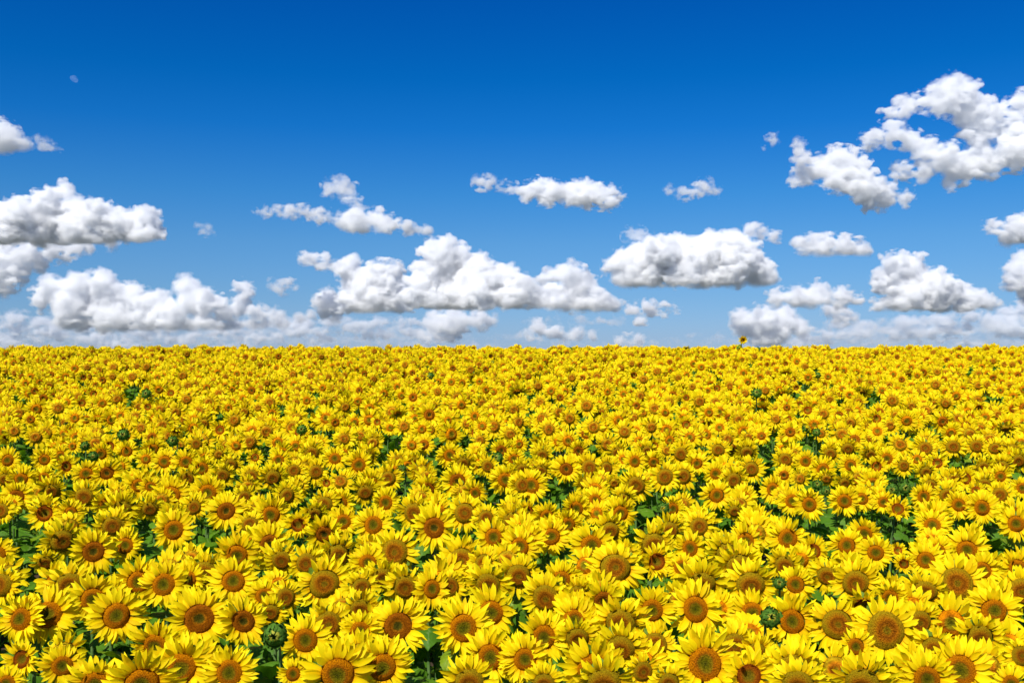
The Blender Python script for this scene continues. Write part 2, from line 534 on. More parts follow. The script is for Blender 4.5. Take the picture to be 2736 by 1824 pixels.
cloud('small bright cloud cut by the right edge at mid height',
      [(2285,520,13),(2330,528,26),(2365,525,32),(2268,520,7),(2320,548,16)], 14500, 4.0, seed=21)
cloud('wedge shaped cumulus sloping down to the right near the right edge',
      [(2050,612,25),(2092,608,23),(2042,648,32),(2100,638,36),(2150,652,30),(2192,670,24),(2240,684,20),(2272,694,13),(2080,680,34),(2150,690,28),(2210,695,18)],
      18000, 3.2, base=706, seed=22)
cloud('cumulus cut by the right edge just beside the wedge shaped one',
      [(2330,618,22),(2352,650,28),(2380,615,36),(2320,648,16),(2390,680,30)], 18500, 4.5, seed=23)
cloud('low long white cloud left of the wedge shaped cumulus',
      [(1782,682,15),(1828,678,17),(1880,670,20),(1928,680,18),(1970,690,11),(1850,690,16,1.6),(1930,694,10,2.0)], 20000, 4.0, base=696, seed=24)
cloud('cream coloured heap of cloud low over the horizon right of centre',
      [(1702,733,20),(1750,733,26),(1802,738,28),(1780,765,28),(1838,755,18),(1694,756,12),(1722,762,16,1.5),(1760,778,20,1.8)], 26000, 4.2, seed=25)
cloud('little puffy cloud between the wedge cumulus and the cream heap',
      [(1908,714,12),(1940,722,15),(1966,734,9),(1930,734,10,1.5)], 22000, 4.5, seed=26)
cloud('flat little cloud low to the right of the great central cumulus',
      [(1452,710,10),(1490,704,11),(1528,708,9),(1550,708,6),(1470,736,9),(1500,714,8,2.0)], 22000, 4.5, seed=27)
cloud('hazy pale cloud low beneath the great central cumulus',
      [(1000,742,26),(1050,738,26),(1100,734,24),(1130,736,12),(1045,768,14),(1030,745,26,1.8),(1020,765,12),(965,775,9),(985,779,7,1.6)], 30000, 7.0, seed=28)
cloud('small low cloud with two humps beneath the right shoulder',
      [(1238,752,16),(1276,762,14),(1325,764,13),(1358,772,7),(1222,768,10,1.6),(1300,774,8,3.0)], 28000, 5.0, seed=29)
cloud('tiny cloud peeping over the flowers below the flat little cloud',
      [(1430,783,9),(1468,780,10),(1498,786,6),(1450,790,6,3.0)], 32000, 6.0, seed=30)
cloud('broad hazy bank of heaped clouds low over the left of the field',
      [(120,662,28),(90,688,22),(182,654,26),(240,650,28),(218,690,38),(292,680,28),(160,710,36),(330,700,28),(370,690,20),(430,658,23),(442,690,32),(482,696,27),(400,725,28),(560,668,15),(548,702,18),(520,720,22),(590,720,18),(640,726,14),(690,732,9),(715,724,8),(250,730,34,1.4),(340,738,20,1.6),(470,738,12,2.0),(160,740,16,2.0)],
      21000, 4.6, base=752, seed=31)
cloud('bluish grey streaky cloud layer lying along the left horizon',
      [(30,752,9,3.4),(120,768,9,4.0),(215,778,8,4.0),(325,766,8,4.0),(430,752,10,3.4),(420,780,7,5.0),(560,750,10,3.6),(600,776,8,5.0),(700,760,10,4.0),(745,784,6,5.0),(820,750,13,2.6),(870,772,8,4.0),(20,786,9,6.0),(250,790,7,8.0),(40,730,12,2.0),(380,748,12,3.0),(660,748,13,2.2),(930,748,10,2.2),(1000,778,8,4.0),(540,792,5,8.0),(130,750,13,1.8),(500,764,13,1.6),(690,746,13,1.7),(90,742,10,3.0),(330,748,11,2.4),(620,742,9,2.4),(940,762,9,3.0),(760,740,12,1.6),(880,742,11,1.6),(200,757,9,3.0)],
      36000, 7.0, seed=32, kids=1.3, base=None, col=(0.93, 0.945, 0.965))
cloud('bluish grey streaky cloud layer lying along the right horizon',
      [(1890,772,8,4.0),(1990,754,12,2.8),(2080,742,14,2.6),(2100,772,9,4.5),(2195,756,13,3.0),(2280,738,15,2.2),(2330,768,10,4.0),(2380,742,17,2.4),(2000,787,6,6.0),(2240,789,6,6.0),(2370,700,18,1.4),(2160,736,14,1.8),(2060,762,11,3.0),(1930,745,9,2.4),(2330,720,15,1.8),(2230,722,13,1.8),(1860,785,8,5.0),(2120,760,13,3.0),(2300,755,14,3.0),(1960,770,10,4.0)],
      36000, 7.0, seed=33, kids=1.3, col=(0.93, 0.945, 0.965))
cloud('pale veil of haze cloud low behind the streaky layer at left',
      [(x, 780 + (x % 7) - 3, 12, 8.0) for x in range(-100, 1050, 120)] + [(60,756,10,8.0),(330,754,10,8.0),(640,758,10,8.0),(880,762,10,7.0)], 45000, 30.0, seed=40, kids=.5, vox=2.4, col=(0.92, 0.94, 0.965))
cloud('pale veil of haze cloud low behind the streaky layer at right',
      [(x, 780 + (x % 7) - 3, 12, 8.0) for x in range(1750, 2500, 120)] + [(2000,758,10,8.0),(2260,752,12,8.0)], 45000, 30.0, seed=41, kids=.5, vox=2.4, col=(0.92, 0.94, 0.965))
cloud('dim streaky cloud layer along the horizon behind the field centre',
      [(1180,776,6,7.0),(1320,786,4,10.0),(1240,738,6,3.0),(1350,735,7,4.0),(1420,738,6,3.0),(1560,782,4,6.0),(1640,786,4,6.0),(1590,770,4,2.0),(930,788,5,9.0),(1100,792,4,9.0)],
      36000, 14.0, seed=34, col=(0.93, 0.945, 0.965))
cloud('faint grey scrap of cloud left of the small arm of cloud',
      [(650,658,11),(632,656,7),(668,660,8),(648,670,6)], 19000, 9.0, seed=35, rough=1.4)
cloud('barely visible wisp alone right of the big left cumulus',
      [(475,526,8),(462,522,5),(488,530,5)], 13000, 14.0, seed=36, rough=1.5)
cloud('tiny detached wisp left above the white sloping cloud',
      [(1770,323,6),(1760,330,4),(1780,317,5)], 9000, 9.0, seed=37, rough=1.4)

# ------------------------------------------------------------------ the moon: only a half ball, its phase put into the shape, not lit by the sun
def build_moon():
    dist = 150000.0
    rad = 11.0 / FPX * dist
    ax = Vector((0.66, -0.50, 0.56)).normalized()      # axis of the half ball, towards the side meant to look lit
    rot = ax.to_track_quat('Z', 'Y').to_matrix()
    th = np.linspace(0.0, R(88), 16); ph = np.linspace(0, 2 * math.pi, 40, endpoint=False)
    T, Pp = np.meshgrid(th, ph, indexing='ij')
    v = np.stack([np.sin(T) * np.cos(Pp), np.sin(T) * np.sin(Pp), np.cos(T)], -1).reshape(-1, 3) * rad
    back = v[-40:] * (0.02, 0.02, 1)
    v = np.concatenate([v, back]) @ np.array(rot).T
    q = Geo().add(v, grid_faces(17, 40, True))
    M = Mat('moon_rock')
    d = M.n('BsdfDiffuse')
    nz = M.noise(3.0 / rad, 3.0)
    M.l(M.ramp(nz, [(0.35, (0.028, 0.030, 0.028)), (0.65, (0.06, 0.064, 0.058))]), d.inputs['Color'])
    tr = M.n('BsdfTransparent'); a = M.n('AddShader')
    M.l(tr.outputs[0], a.inputs[0]); M.l(d.outputs[0], a.inputs[1]); M.l(a.outputs[0], M.out.inputs['Surface'])
    o = link('moon', q.mesh('moon', [M.m]))
    o.location = ((197.0 - W0 / 2) / FPX * dist, dist, CAMZ + (HY - 213.0) / FPX * dist)
    tag(o, 'pale half moon high in the clear blue sky at upper left', 'moon')


build_moon()


# ------------------------------------------------------------------ sunflower shapes (unit flower: radius 1, facing +Z)
_S = np.array([0, .08, .22, .42, .62, .80, .92, 1.0])
_WP = np.array([.42, .55, .84, 1.0, .92, .62, .30, 0.02])


def strips(rng, n, ang, r0, L, w, elev, curl, twist, side, z0, K, keel, bumps=0.0):
    """n leaf-like strips on a ring: each (K+1) x 3 vertices. All but n, K, keel are arrays of n."""
    s = np.linspace(0, 1, K + 1) if K > 3 else np.array([0, .36, .74, 1.0])
    wid = np.interp(s, _S, _WP)
    a = elev[:, None] + curl[:, None] * s[None, :]
    ds = np.diff(s, prepend=0)[None, :]
    rho = r0[:, None] + L[:, None] * np.cumsum(np.cos(a) * ds, 1)
    z = z0[:, None] + L[:, None] * np.cumsum(np.sin(a) * ds, 1)
    lat = side[:, None] * L[:, None] * s[None, :] ** 2
    tw = twist[:, None] * s[None, :] ** 0.7
    t = np.array([-1.0, 0.0, 1.0])
    off = wid[None, :, None] * w[:, None, None] * t                       # across
    kz = np.abs(t) * keel * w[:, None, None] * wid[None, :, None]
    oy = off * np.cos(tw)[:, :, None] - 0 * off
    oz = off * np.sin(tw)[:, :, None] + kz
    px = rho[:, :, None] - oz * np.sin(a)[:, :, None]
    py = lat[:, :, None] + oy
    pz = z[:, :, None] + oz * np.cos(a)[:, :, None]
    ca, sa = np.cos(ang)[:, None, None], np.sin(ang)[:, None, None]
    v = np.stack([px * ca - py * sa, px * sa + py * ca, np.broadcast_to(pz, px.shape)], -1)
    nv = (K + 1) * 3
    f = (grid_faces(K + 1, 3)[None] + (np.arange(n) * nv)[:, None, None]).reshape(-1, 4)
    al = np.broadcast_to(s[None, :, None], (n, K + 1, 3)).reshape(-1)
    tone = np.repeat(rng.random(n), nv)
    return v.reshape(-1, 3), f, al, tone


KIND = {  # disc radius, dome height, dip, petals per ring, elevation of the rings, spread
    'o': dict(rd=.45, dome=.10, dip=.05, n=(30, 25, 14), el=(3, 16, 30), sp=10, w=.084),
    'm': dict(rd=.52, dome=.22, dip=.06, n=(29, 23, 11), el=(-2, 13, 28), sp=14, w=.082),
    'd': dict(rd=.45, dome=.05, dip=.09, n=(30, 25, 14), el=(5, 19, 34), sp=10, w=.086),
    'h': dict(rd=.46, dome=-.10, dip=.08, n=(24, 20, 10), el=(12, 36, 54), sp=16, w=.094),
}


def disc_rim(k): return KIND[k]['rd']


def make_petals(rng, kind, far=False):
    q = KIND[kind]
    P = []
    for ring in ((0, 1) if far else (0, 1, 2)):
        n = int(q['n'][ring] * (0.70 if far else 1.0)) + int(rng.integers(-1, 2))
        ang = (np.arange(n) + (0, .5, .25)[ring]) / n * 2 * math.pi + rng.normal(0, .10, n)
        keep = rng.random(n) > (0.06 if kind == 'm' else 0.03)
        ang = ang[keep]; n = len(ang)
        r0 = np.full(n, q['rd'] * .93)
        tot = (1.0, .92, .80)[ring] * rng.normal(1, .055, n)
        L = tot - r0
        w = q['w'] * rng.uniform(.80, 1.2, n) * (1.42 if far else 1.0)
        el = np.radians(q['el'][ring] + rng.normal(0, q['sp'], n) + 6 * np.sin(ang * 2 + rng.uniform(0, 6)))
        curl = np.radians(rng.normal(-22 if ring == 0 else -30, 24, n))
        if kind == 'h': curl += np.radians(20)
        tw = np.radians(rng.normal(0, 26, n))
        side = rng.normal(0, .10, n)
        z0 = np.full(n, -.03 + .03 * ring) + (0.5 * max(q['dome'], 0) * .2)
        P.append(strips(rng, n, ang, r0, L / np.maximum(np.cos(el), .8), w, el, curl, tw, side, z0, 3 if far else 7, 0.34))
    g = Geo()
    for v, f, a, b in P: g.add(v, f, a, b)
    return g.arrays()


def make_disc(rng, kind, far=False):
    q = KIND[kind]
    nr, na = (6, 12) if far else (13, 30)
    u = np.linspace(0.01, 1.0, nr)
    ang = np.arange(na) / na * 2 * math.pi
    dip = q['dip'] * rng.uniform(.7, 1.3)
    z = q['dome'] * rng.uniform(.8, 1.2) * (1 - u ** 2.2) - dip * np.exp(-(u / .36) ** 2) + .035 * np.exp(-((u - .62) / .2) ** 2)
    z = z - 0.10 * np.clip((u - .9) / .1, 0, 1) + .02
    wob = 1 + .035 * np.sin(ang * 2 + rng.uniform(0, 6)) + .02 * np.sin(ang * 3 + rng.uniform(0, 6))
    rr = u[:, None] * q['rd'] * wob[None, :]
    v = np.stack([rr * np.cos(ang), rr * np.sin(ang), np.broadcast_to(z[:, None], rr.shape)], -1)
    v = v.reshape(-1, 3) + rng.normal(0, .004, (nr * na, 3))
    return v, grid_faces(nr, na, True), np.repeat(u, na), np.full(nr * na, rng.random())


def make_calyx(rng, kind, far=False):
    """green back of the head with its pointed bracts"""
    q = KIND[kind]
    nr, na = (4, 10) if far else (6, 20)
    u = np.linspace(0, 1, nr)
    ang = np.arange(na) / na * 2 * math.pi
    rr = q['rd'] * np.array(np.interp(u, [0, .25, .6, 1], [.99, 1.02, .70, .14]))
    z = np.interp(u, [0, .25, .6, 1], [-.05, -.11, -.23, -.30])
    v = np.stack([rr[:, None] * np.cos(ang), rr[:, None] * np.sin(ang), np.broadcast_to(z[:, None], (nr, na))], -1).reshape(-1, 3)
    g = Geo().add(v, grid_faces(nr, na, True))
    n = 10 if far else 22
    an = np.arange(n) / n * 2 * math.pi + rng.normal(0, .1, n)
    one = np.ones(n)
    vv, f, a, b = strips(rng, n, an, one * q['rd'] * .95, rng.uniform(.16, .32, n), .10 * rng.uniform(.8, 1.3, n), np.radians(rng.normal(-18, 16, n)), np.radians(rng.normal(10, 25, n)), np.radians(rng.normal(0, 20, n)), rng.normal(0, .1, n), one * -.10, 3 if far else 5, .2)
    g.add(vv, f, a, b)
    return g.arrays()


_LS = np.array([0, .05, .14, .27, .42, .60, .78, .91, 1.0])
_LW = np.array([.55, .84, 1.0, 1.02, .90, .66, .37, .15, .0])


def leaf_blade(rng, L, origin, azim, pitch, far=False):
    """heart-shaped blade drooping from origin: rows along, 5 or 7 across"""
    K, T = (5, 5) if far else (10, 7)
    s = np.linspace(0, 1, K + 1)
    t = np.linspace(-1, 1, T)
    hw = np.interp(s, _LS, _LW) * L * rng.uniform(.40, .50)
    serr = 1 + (0 if far else 1) * .07 * np.where(np.arange(K + 1) % 2 == 0, 1, -1)
    a = R(pitch) + np.radians(rng.uniform(-85, -25)) * s
    ds = L / K
    x = np.cumsum(np.cos(a) * ds) - ds * math.cos(a[0]); z = np.cumsum(np.sin(a) * ds) - ds * math.sin(a[0])
    lobe = -.16 * L * np.abs(t)[None, :] ** 1.5 * np.exp(-(s / .16) ** 2)[:, None]      # lobes reach back past the stalk
    fold = rng.uniform(-.12, .45)
    wave = .045 * L * np.sin(s[:, None] * rng.uniform(8, 14) + rng.uniform(0, 6) + t[None, :] * 2.0) * np.abs(t)[None, :]
    across = hw[:, None] * t[None, :] * np.where(np.abs(t) > .95, serr[:, None], 1.0)
    up = np.abs(across) * fold - .5 * np.abs(across) ** 2 / (L * .5) + wave
    px = x[:, None] + lobe - up * np.sin(a)[:, None]
    pz = z[:, None] + up * np.cos(a)[:, None]
    roll = R(rng.normal(0, 18))
    py, pz2 = across * math.cos(roll), pz + across * math.sin(roll)
    ca, sa = math.cos(azim), math.sin(azim)
    v = np.stack([px * ca - py * sa, px * sa + py * ca, pz2], -1) + np.asarray(origin)
    vein = np.maximum(np.where(np.abs(t) < .02, 1.0, 0.0)[None, :], .80 * (np.sin((s[:, None] * 7 - np.abs(t)[None, :] * 1.6) * math.pi) > .72))
    return v.reshape(-1, 3), grid_faces(K + 1, T), np.asarray(vein, float).reshape(-1) * .99, np.full((K + 1) * T, rng.random())


def tube(points, radii, na=7):
    P = np.asarray(points, float); n = len(P)
    d = np.gradient(P, axis=0); d /= np.linalg.norm(d, axis=1)[:, None]
    ref = np.array([1.0, 0.13, 0.07])
    u = np.cross(d, ref); u /= np.linalg.norm(u, axis=1)[:, None]
    w = np.cross(d, u)
    an = np.arange(na) / na * 2 * math.pi
    v = P[:, None] + np.asarray(radii)[:, None, None] * (np.cos(an)[None, :, None] * u[:, None] + np.sin(an)[None, :, None] * w[:, None])
    return v.reshape(-1, 3), grid_faces(n, na, True)


def make_foliage(rng, h, n, size=1.0, far=False, lo=.22):
    """leaves on their stalks for a plant whose head stands at height h, spiralling up the stem"""
    g = Geo()
    az = rng.uniform(0, 6.28)
    for i in range(n):
        q = (i + rng.uniform(0, .6)) / n
        z = h * (lo + (.93 - lo) * q)
        az += 2.4 + rng.normal(0, .3)
        L = size * (0.235 - .10 * q ** 1.6) * rng.uniform(.8, 1.25)
        pl = size * (.15 - .085 * q) * rng.uniform(.8, 1.2)
        el = R(rng.uniform(15, 50))
        st = np.array([0, 0, z])
        e = st + np.array([math.cos(az) * math.cos(el), math.sin(az) * math.cos(el), math.sin(el)]) * pl
        if not far:
            m = (st + e) / 2 + (0, 0, pl * .06)
            tv, tf = tube([st, m, e], [.0045, .0038, .003], 5)
            g.add(tv, tf, np.full(len(tv), .85), np.full(len(tv), .5))
        g.add(*leaf_blade(rng, L, e, az, rng.uniform(-25, 30), far))
    return g


def stem_curve(top, back, n=12):
    """from the ground up, bending over into the back of the head"""
    top = np.asarray(top, float); back = np.asarray(back, float)
    a = np.zeros(3); b = np.array([top[0] * .05, top[1] * .05, top[2] * .75])
    c = top + back * .16 + np.array([0, 0, .03]); d = top + back * .02
    t = np.linspace(0, 1, n)[:, None]
    return (1 - t) ** 3 * a + 3 * (1 - t) ** 2 * t * b + 3 * (1 - t) * t * t * c + t ** 3 * d


RNG = np.random.default_rng(2024)
N_VAR = {'o': 12, 'm': 12, 'd': 6, 'h': 5}


def as_mesh(name, arr, mat):
    return Geo().add(*arr).mesh(name, [mat])


LIB = {k: [dict(petals=make_petals(RNG, k), disc=make_disc(RNG, k), calyx=make_calyx(RNG, k)) for _ in range(n)] for k, n in N_VAR.items()}
MESH = {k: dict(petals=[as_mesh('petals', e['petals'], MP) for e in v], disc=[as_mesh('seed_disc', e['disc'], MD[k]) for e in v],
                calyx=[as_mesh('flower_head', e['calyx'], MC) for e in v]) for k, v in LIB.items()}
FOL = [make_foliage(RNG, 1.45, 11, 1.15).mesh('leaves', [ML]) for _ in range(14)]


def head_matrix(normal, roll, up=Vector((0, 0, 1))):
    z = normal.normalized()
    x = up.cross(z).normalized(); y = z.cross(x)
    M = Matrix((x, y, z)).transposed()
    return M @ Matrix.Rotation(roll, 3, 'Z')


def facing(px, py, yaw, pitch):
    """direction a head looks when it is turned by yaw (+ = to the right of the picture) and pitch (+ = up) from the viewer's own direction"""
    ax = math.atan2(px - W0 / 2, FPX) * 0.55
    el = math.atan2(py - HY, FPX)
    az, e = R(yaw) - ax, R(pitch) + el
    return Vector((math.sin(az) * math.cos(e), -math.cos(az) * math.cos(e), math.sin(e)))


# ------------------------------------------------------------------ the flowers read off the photograph: column, row, span, kind, yaw, pitch in enlarged tiles
TILES = {
 (0, 1400): '''430 810 500 o 0 0;1045 820 500 o 0 0;1790 845 560 d 0 0;190 850 430 o -22 0;840 245 400 d 10 -5;1125 190 300 o 8 0;1560 50 370 o 0 0;620 545 420 m 12 -22;830 670 440 o 18 -8;1240 520 430 o 0 0;1470 540 420 o 0 0;2095 510 430 o 0 0;2185 870 430 d 15 0;1400 1090 480 o -10 -32;1630 1290 560 o 0 -14;1275 1430 640 o 0 -20;2060 1330 480 o 0 -10;560 1270 380 o 10 -5;190 1210 330 h -15 0;60 1430 320 o -10 0;15 545 400 m -30 0;2130 280 420 o 5 -15;1850 430 400 m 0 -30;1690 490 310 o 0 -5;555 150 380 m 20 -20;410 340 260 m 0 -50;860 1430 500 o 0 -28;1010 15 330 m 0 -5;-40 270 340 o 0 0''',
 (700, 1400): '''70 180 370 d 0 0;680 280 400 m 15 -10;950 345 330 o 0 0;1190 255 440 m 0 0;1545 30 400 d 0 0;1790 330 440 m 0 -5;2080 115 340 o 0 0;2315 200 350 o 0 -5;560 535 490 m 0 0;400 350 340 m -10 -12;890 570 330 m 15 -5;1290 560 410 m 0 -28;1525 580 350 o 10 5;1690 560 310 m 20 0;2030 540 410 m 0 -40;2300 460 410 m 0 -18;180 320 330 m 0 -40;20 640 310 o 0 0;210 660 320 m 15 0;80 790 300 m 0 -25;390 1040 460 o 0 0;590 900 430 m 15 -5;890 760 370 m 0 -35;880 960 370 o 0 -10;1220 910 530 d 0 0;1810 930 520 o 0 0;2060 790 460 o 5 -10;2050 1190 510 o 0 -5;2300 1200 410 o 0 -5;680 1345 650 o 0 -14;1085 1280 530 o 0 -10;1860 1425 490 m 0 -30;560 90 340 d 0 -28;280 1340 280 o 0 -10;1990 350 310 m 10 0;1085 470 330 m 0 -42''',
 (1400, 1400): '''245 110 340 o 0 0;610 190 400 o 0 -5;820 390 490 m 0 0;1160 180 400 m 0 -25;1490 215 300 o 0 0;1195 335 330 h 10 0;1410 385 270 o 0 8;335 500 360 o 0 -15;30 150 350 d -20 0;770 60 330 m 5 -20;200 660 450 m 0 -28;715 690 380 d 0 -32;1150 770 420 o 0 -5;870 885 500 m 0 -30;1540 760 490 o 0 0;1590 540 490 m 0 -45;2035 545 470 m 0 -14;2050 800 420 o 0 0;450 870 450 o 15 0;180 1010 460 o 0 -10;10 1210 440 o -5 -5;1175 1085 400 m 0 0;870 1110 480 m 5 -30;1625 1250 620 o 0 0;620 1300 600 o 0 -30;720 1430 560 m 0 -42;2020 1360 450 h 0 -5;2290 1300 360 m 10 0;180 1430 370 m 0 -20;1065 1320 330 m 12 -10;1930 380 440 m 0 -30;1830 260 390 m 0 -42;1990 150 330 o 0 -5;480 1020 390 m 0 -42;1885 1085 400 m 15 -10;2080 1140 330 m 0 -40;1300 1420 340 m 0 -35;480 620 300 m 0 -42;2080 20 300 o 0 0;1300 60 330 m 10 -15;1570 20 300 m 0 0''',
 (2036, 1400): '''230 125 360 o 0 0;460 240 280 h 0 0;760 190 320 o 0 0;1020 255 310 o 0 0;920 80 280 o 0 -12;1470 320 330 o 0 0;1575 240 290 o 10 0;1840 230 380 o 0 0;1980 410 320 o 0 0;300 540 340 o 0 0;200 370 330 m 0 -30;590 465 330 m -5 -20;840 525 430 m 0 -10;1150 655 310 o 0 -30;1275 355 190 h 0 0;1460 600 390 m -5 -30;1750 530 510 m 0 0;2085 775 450 o 0 0;2330 600 460 m 0 -20;270 870 480 o 0 0;675 900 510 m 0 0;1110 950 590 m 0 0;925 740 390 h 0 -58;1410 880 400 m 12 -15;1950 1010 440 m 0 -36;1540 1120 410 m 0 -20;1780 1310 570 o 0 0;1480 1385 490 o 0 -15;270 1310 570 m 0 -30;320 1440 500 m 0 -40;900 1430 570 m 0 -42;2235 1430 310 o 0 0;2320 1180 320 m 15 0;2290 395 340 o 10 -10;1530 10 300 o 0 18;2280 -5 310 o 0 0;840 1095 320 o 0 -14;1220 235 150 h 0 0''',
 (0, 1180): '''70 165 230 o 0 0;400 160 215 o 0 0;545 130 205 o 0 -12;650 40 150 o 0 0;1138 88 205 o 0 0;1375 65 215 o 0 -15;1478 178 245 o 0 0;1670 180 235 o 0 -10;1815 240 235 o 0 -10;1765 20 185 m 0 0;2075 205 215 m 5 -15;2120 35 185 o 0 0;2260 310 235 m 10 0;190 335 245 o 0 -5;50 335 215 m 0 -15;395 320 195 o 0 -5;595 220 195 h 20 0;775 285 245 o 0 -5;960 280 255 d -5 -5;1245 390 265 o 0 0;1350 400 195 o 12 0;145 500 300 d 0 0;400 640 305 h 0 0;760 495 305 m 5 -10;1090 610 340 m 0 -40;1040 745 330 m -10 -28;1540 475 340 o 0 0;1865 460 335 o 0 0;2030 620 345 d 0 0;2190 500 235 m 10 -5;2325 600 255 m -15 0;470 440 265 m 0 -42;635 640 255 o 10 0;1690 325 225 m 0 -30;2000 300 235 m 0 -22;1965 110 170 m 0 -22;2290 140 150 h 0 0;905 110 215 o 5 -10;980 45 195 h 0 0;950 560 245 o 0 -22;1740 590 245 m 10 0;10 620 255 m -20 0;1350 600 265 m 0 -40;2245 740 255 m 10 0;1310 155 185 o 0 0''',
 (700, 1180): '''150 165 205 o 0 0;450 100 235 m 0 -25;655 150 225 o 0 0;870 205 265 o 0 -3;485 270 235 m 10 0;385 240 235 m -5 0;285 260 215 m 0 0;100 320 285 m 0 -38;970 370 275 o 0 -28;1130 330 265 m 10 -5;1225 180 225 m 10 -5;1435 270 255 m 0 -20;1685 120 235 o 0 -5;1915 145 205 o 0 0;2260 150 195 o 0 0;2150 80 205 d 0 -5;2185 340 285 o 0 0;1755 355 305 d 0 0;1490 425 275 d 0 -30;1910 460 235 o 10 0;1110 545 265 o 0 0;705 545 265 o 0 -15;560 560 275 m -10 -20;225 480 255 m 10 -15;320 390 205 m -5 0;80 655 355 o 0 0;325 745 265 h -5 0;730 715 285 o 0 0;1000 745 345 o 0 0;1370 640 345 m -5 -18;1820 640 345 m 0 0;2250 715 335 m 0 -24;2010 680 255 m 10 0;2335 390 255 m 0 0;1560 560 235 o 5 -10;580 370 140 h 0 0;1345 30 185 o 0 0;940 130 255 m 0 -42;1360 175 195 m 0 -42;2025 220 205 m 10 0;1805 190 235 m 0 -42;470 640 245 m 0 -42;930 450 265 m 0 -42;2330 250 225 m 0 -42''',
 (1400, 1180): '''165 120 205 m 0 -28;310 0 175 o 0 0;490 85 195 d 0 -5;380 245 255 d 0 0;585 235 275 m 0 0;150 265 225 m 10 -10;65 390 305 o 0 0;740 240 225 m 15 0;995 175 215 o 0 0;840 95 205 m 0 -20;1165 180 205 o 0 -18;1265 315 275 m 0 0;1430 310 265 m 10 0;1410 110 225 m 0 -20;1550 195 215 o 0 0;1745 75 215 m 0 0;1005 390 305 m 0 -5;1720 285 215 o 0 -10;1880 345 265 m 0 -20;2040 245 255 m 0 0;1730 480 285 o 0 0;1975 505 255 o 0 0;2235 425 245 o 0 0;640 525 245 o 0 0;470 595 265 o 0 -20;865 640 305 o 5 -10;205 665 265 o 0 -25;395 740 285 o 10 -10;1335 600 235 o 10 0;1580 735 355 m 0 0;2080 730 335 o 0 0;1890 620 205 m 0 -42;810 370 175 m 0 -42;890 510 225 m 0 -42;35 620 205 h -10 0;2335 300 185 d 0 -5;1105 80 195 m 0 -20;560 370 225 m 0 -42;1280 80 155 m 0 0;2000 90 225 m 0 -42;2345 160 225 m 0 0''',
 (2036, 1180): '''390 175 205 o 0 0;545 250 245 o 0 0;615 105 205 m 0 -20;770 60 205 m 0 -24;795 210 225 o 0 0;340 330 185 m 10 0;1030 220 185 h 0 0;1120 150 215 o 0 0;1270 215 195 m 10 0;1392 155 175 o 0 0;1575 190 185 h 0 0;1465 60 225 m 0 0;1715 45 225 m 0 0;1925 40 215 m 0 0;997 385 275 o 0 0;975 110 195 m 0 -42;740 365 195 m 0 -48;425 560 285 o 0 0;270 530 255 o -5 0;740 530 275 o 0 0;895 510 235 o 5 0;1450 490 235 o 0 0;1510 390 215 m 5 -15;1660 480 245 m 0 -15;1830 330 205 h 5 8;1985 230 215 m 5 -20;2155 220 225 m 0 -20;2140 310 205 o 5 0;1995 380 215 m 0 -35;2130 480 255 m 0 -5;2335 415 205 o 0 0;1975 590 295 o 0 0;1765 565 255 o 0 0;1090 540 205 o 0 0;1220 600 225 h 0 15;1535 690 335 o -5 0;2285 670 335 d 0 0;2090 60 195 m 0 0;2250 75 215 m 0 -25;2300 170 235 m 0 -42;1720 330 215 m 0 -42;1470 270 205 m 0 -42;1925 440 175 h 0 0;580 330 185 m 0 -42''',
}
BUDS = [(735, 1695, 70, 'big closed green bud with yellow tips standing low left of centre'),
        (2058, 1650, 57, 'round closed green bud on a bare stalk low right of centre'),
        (2083, 1557, 36, 'small dark green bud right behind the round closed one'),
        (249, 1219, 29, 'green bud with yellow centre in front of a flower far left'),
        (193, 1224, 30, 'spiky green bud beside the one with a yellow centre'),
        (227, 1191, 26, 'dark little bud behind the pair of buds at far left'),
        (1074, 1253, 26, 'small tight bud on a tall thin stalk in the middle'),
        (1330, 1223, 33, 'neat green bud covering the bottom petals of a flower near the middle'),
        (1772, 1358, 36, 'green bud half sunk among petals right of the middle'),
        (2184, 1294, 28, 'left one of two spiky buds in the right half'),
        (2207, 1312, 30, 'right one of two spiky buds in the right half'),
        (2383, 1308, 38, 'half opened bud with brownish dried petals at right'),
        (2418, 1303, 38, 'plump pale green bud beside the half opened brownish one'),
        (461, 1178, 30, 'bristly green bud rising above leaves at upper left')]

near = []
for (tx, ty), txt in TILES.items():
    for row in txt.split(';'):
        a = row.split()
        x, y, dia = tx + float(a[0]) / 3.36, ty + float(a[1]) / 3.36, float(a[2]) / 3.36
        if (tx, ty) == (1400, 1400) and x > 2740: continue
        pit = float(a[5])
        near.append([x, y, dia, a[3], float(a[4]), pit if pit > -12 else -12 + (pit + 12) * .55])
near = [f for f in near if -12 < f[0] < W0 + 12]
near.sort(key=lambda f: -f[2])
FAR_FROM_LIST = near[300:]
near = near[:300]
PLUMP = 1.10                            # petals foreshorten: a little wider than read

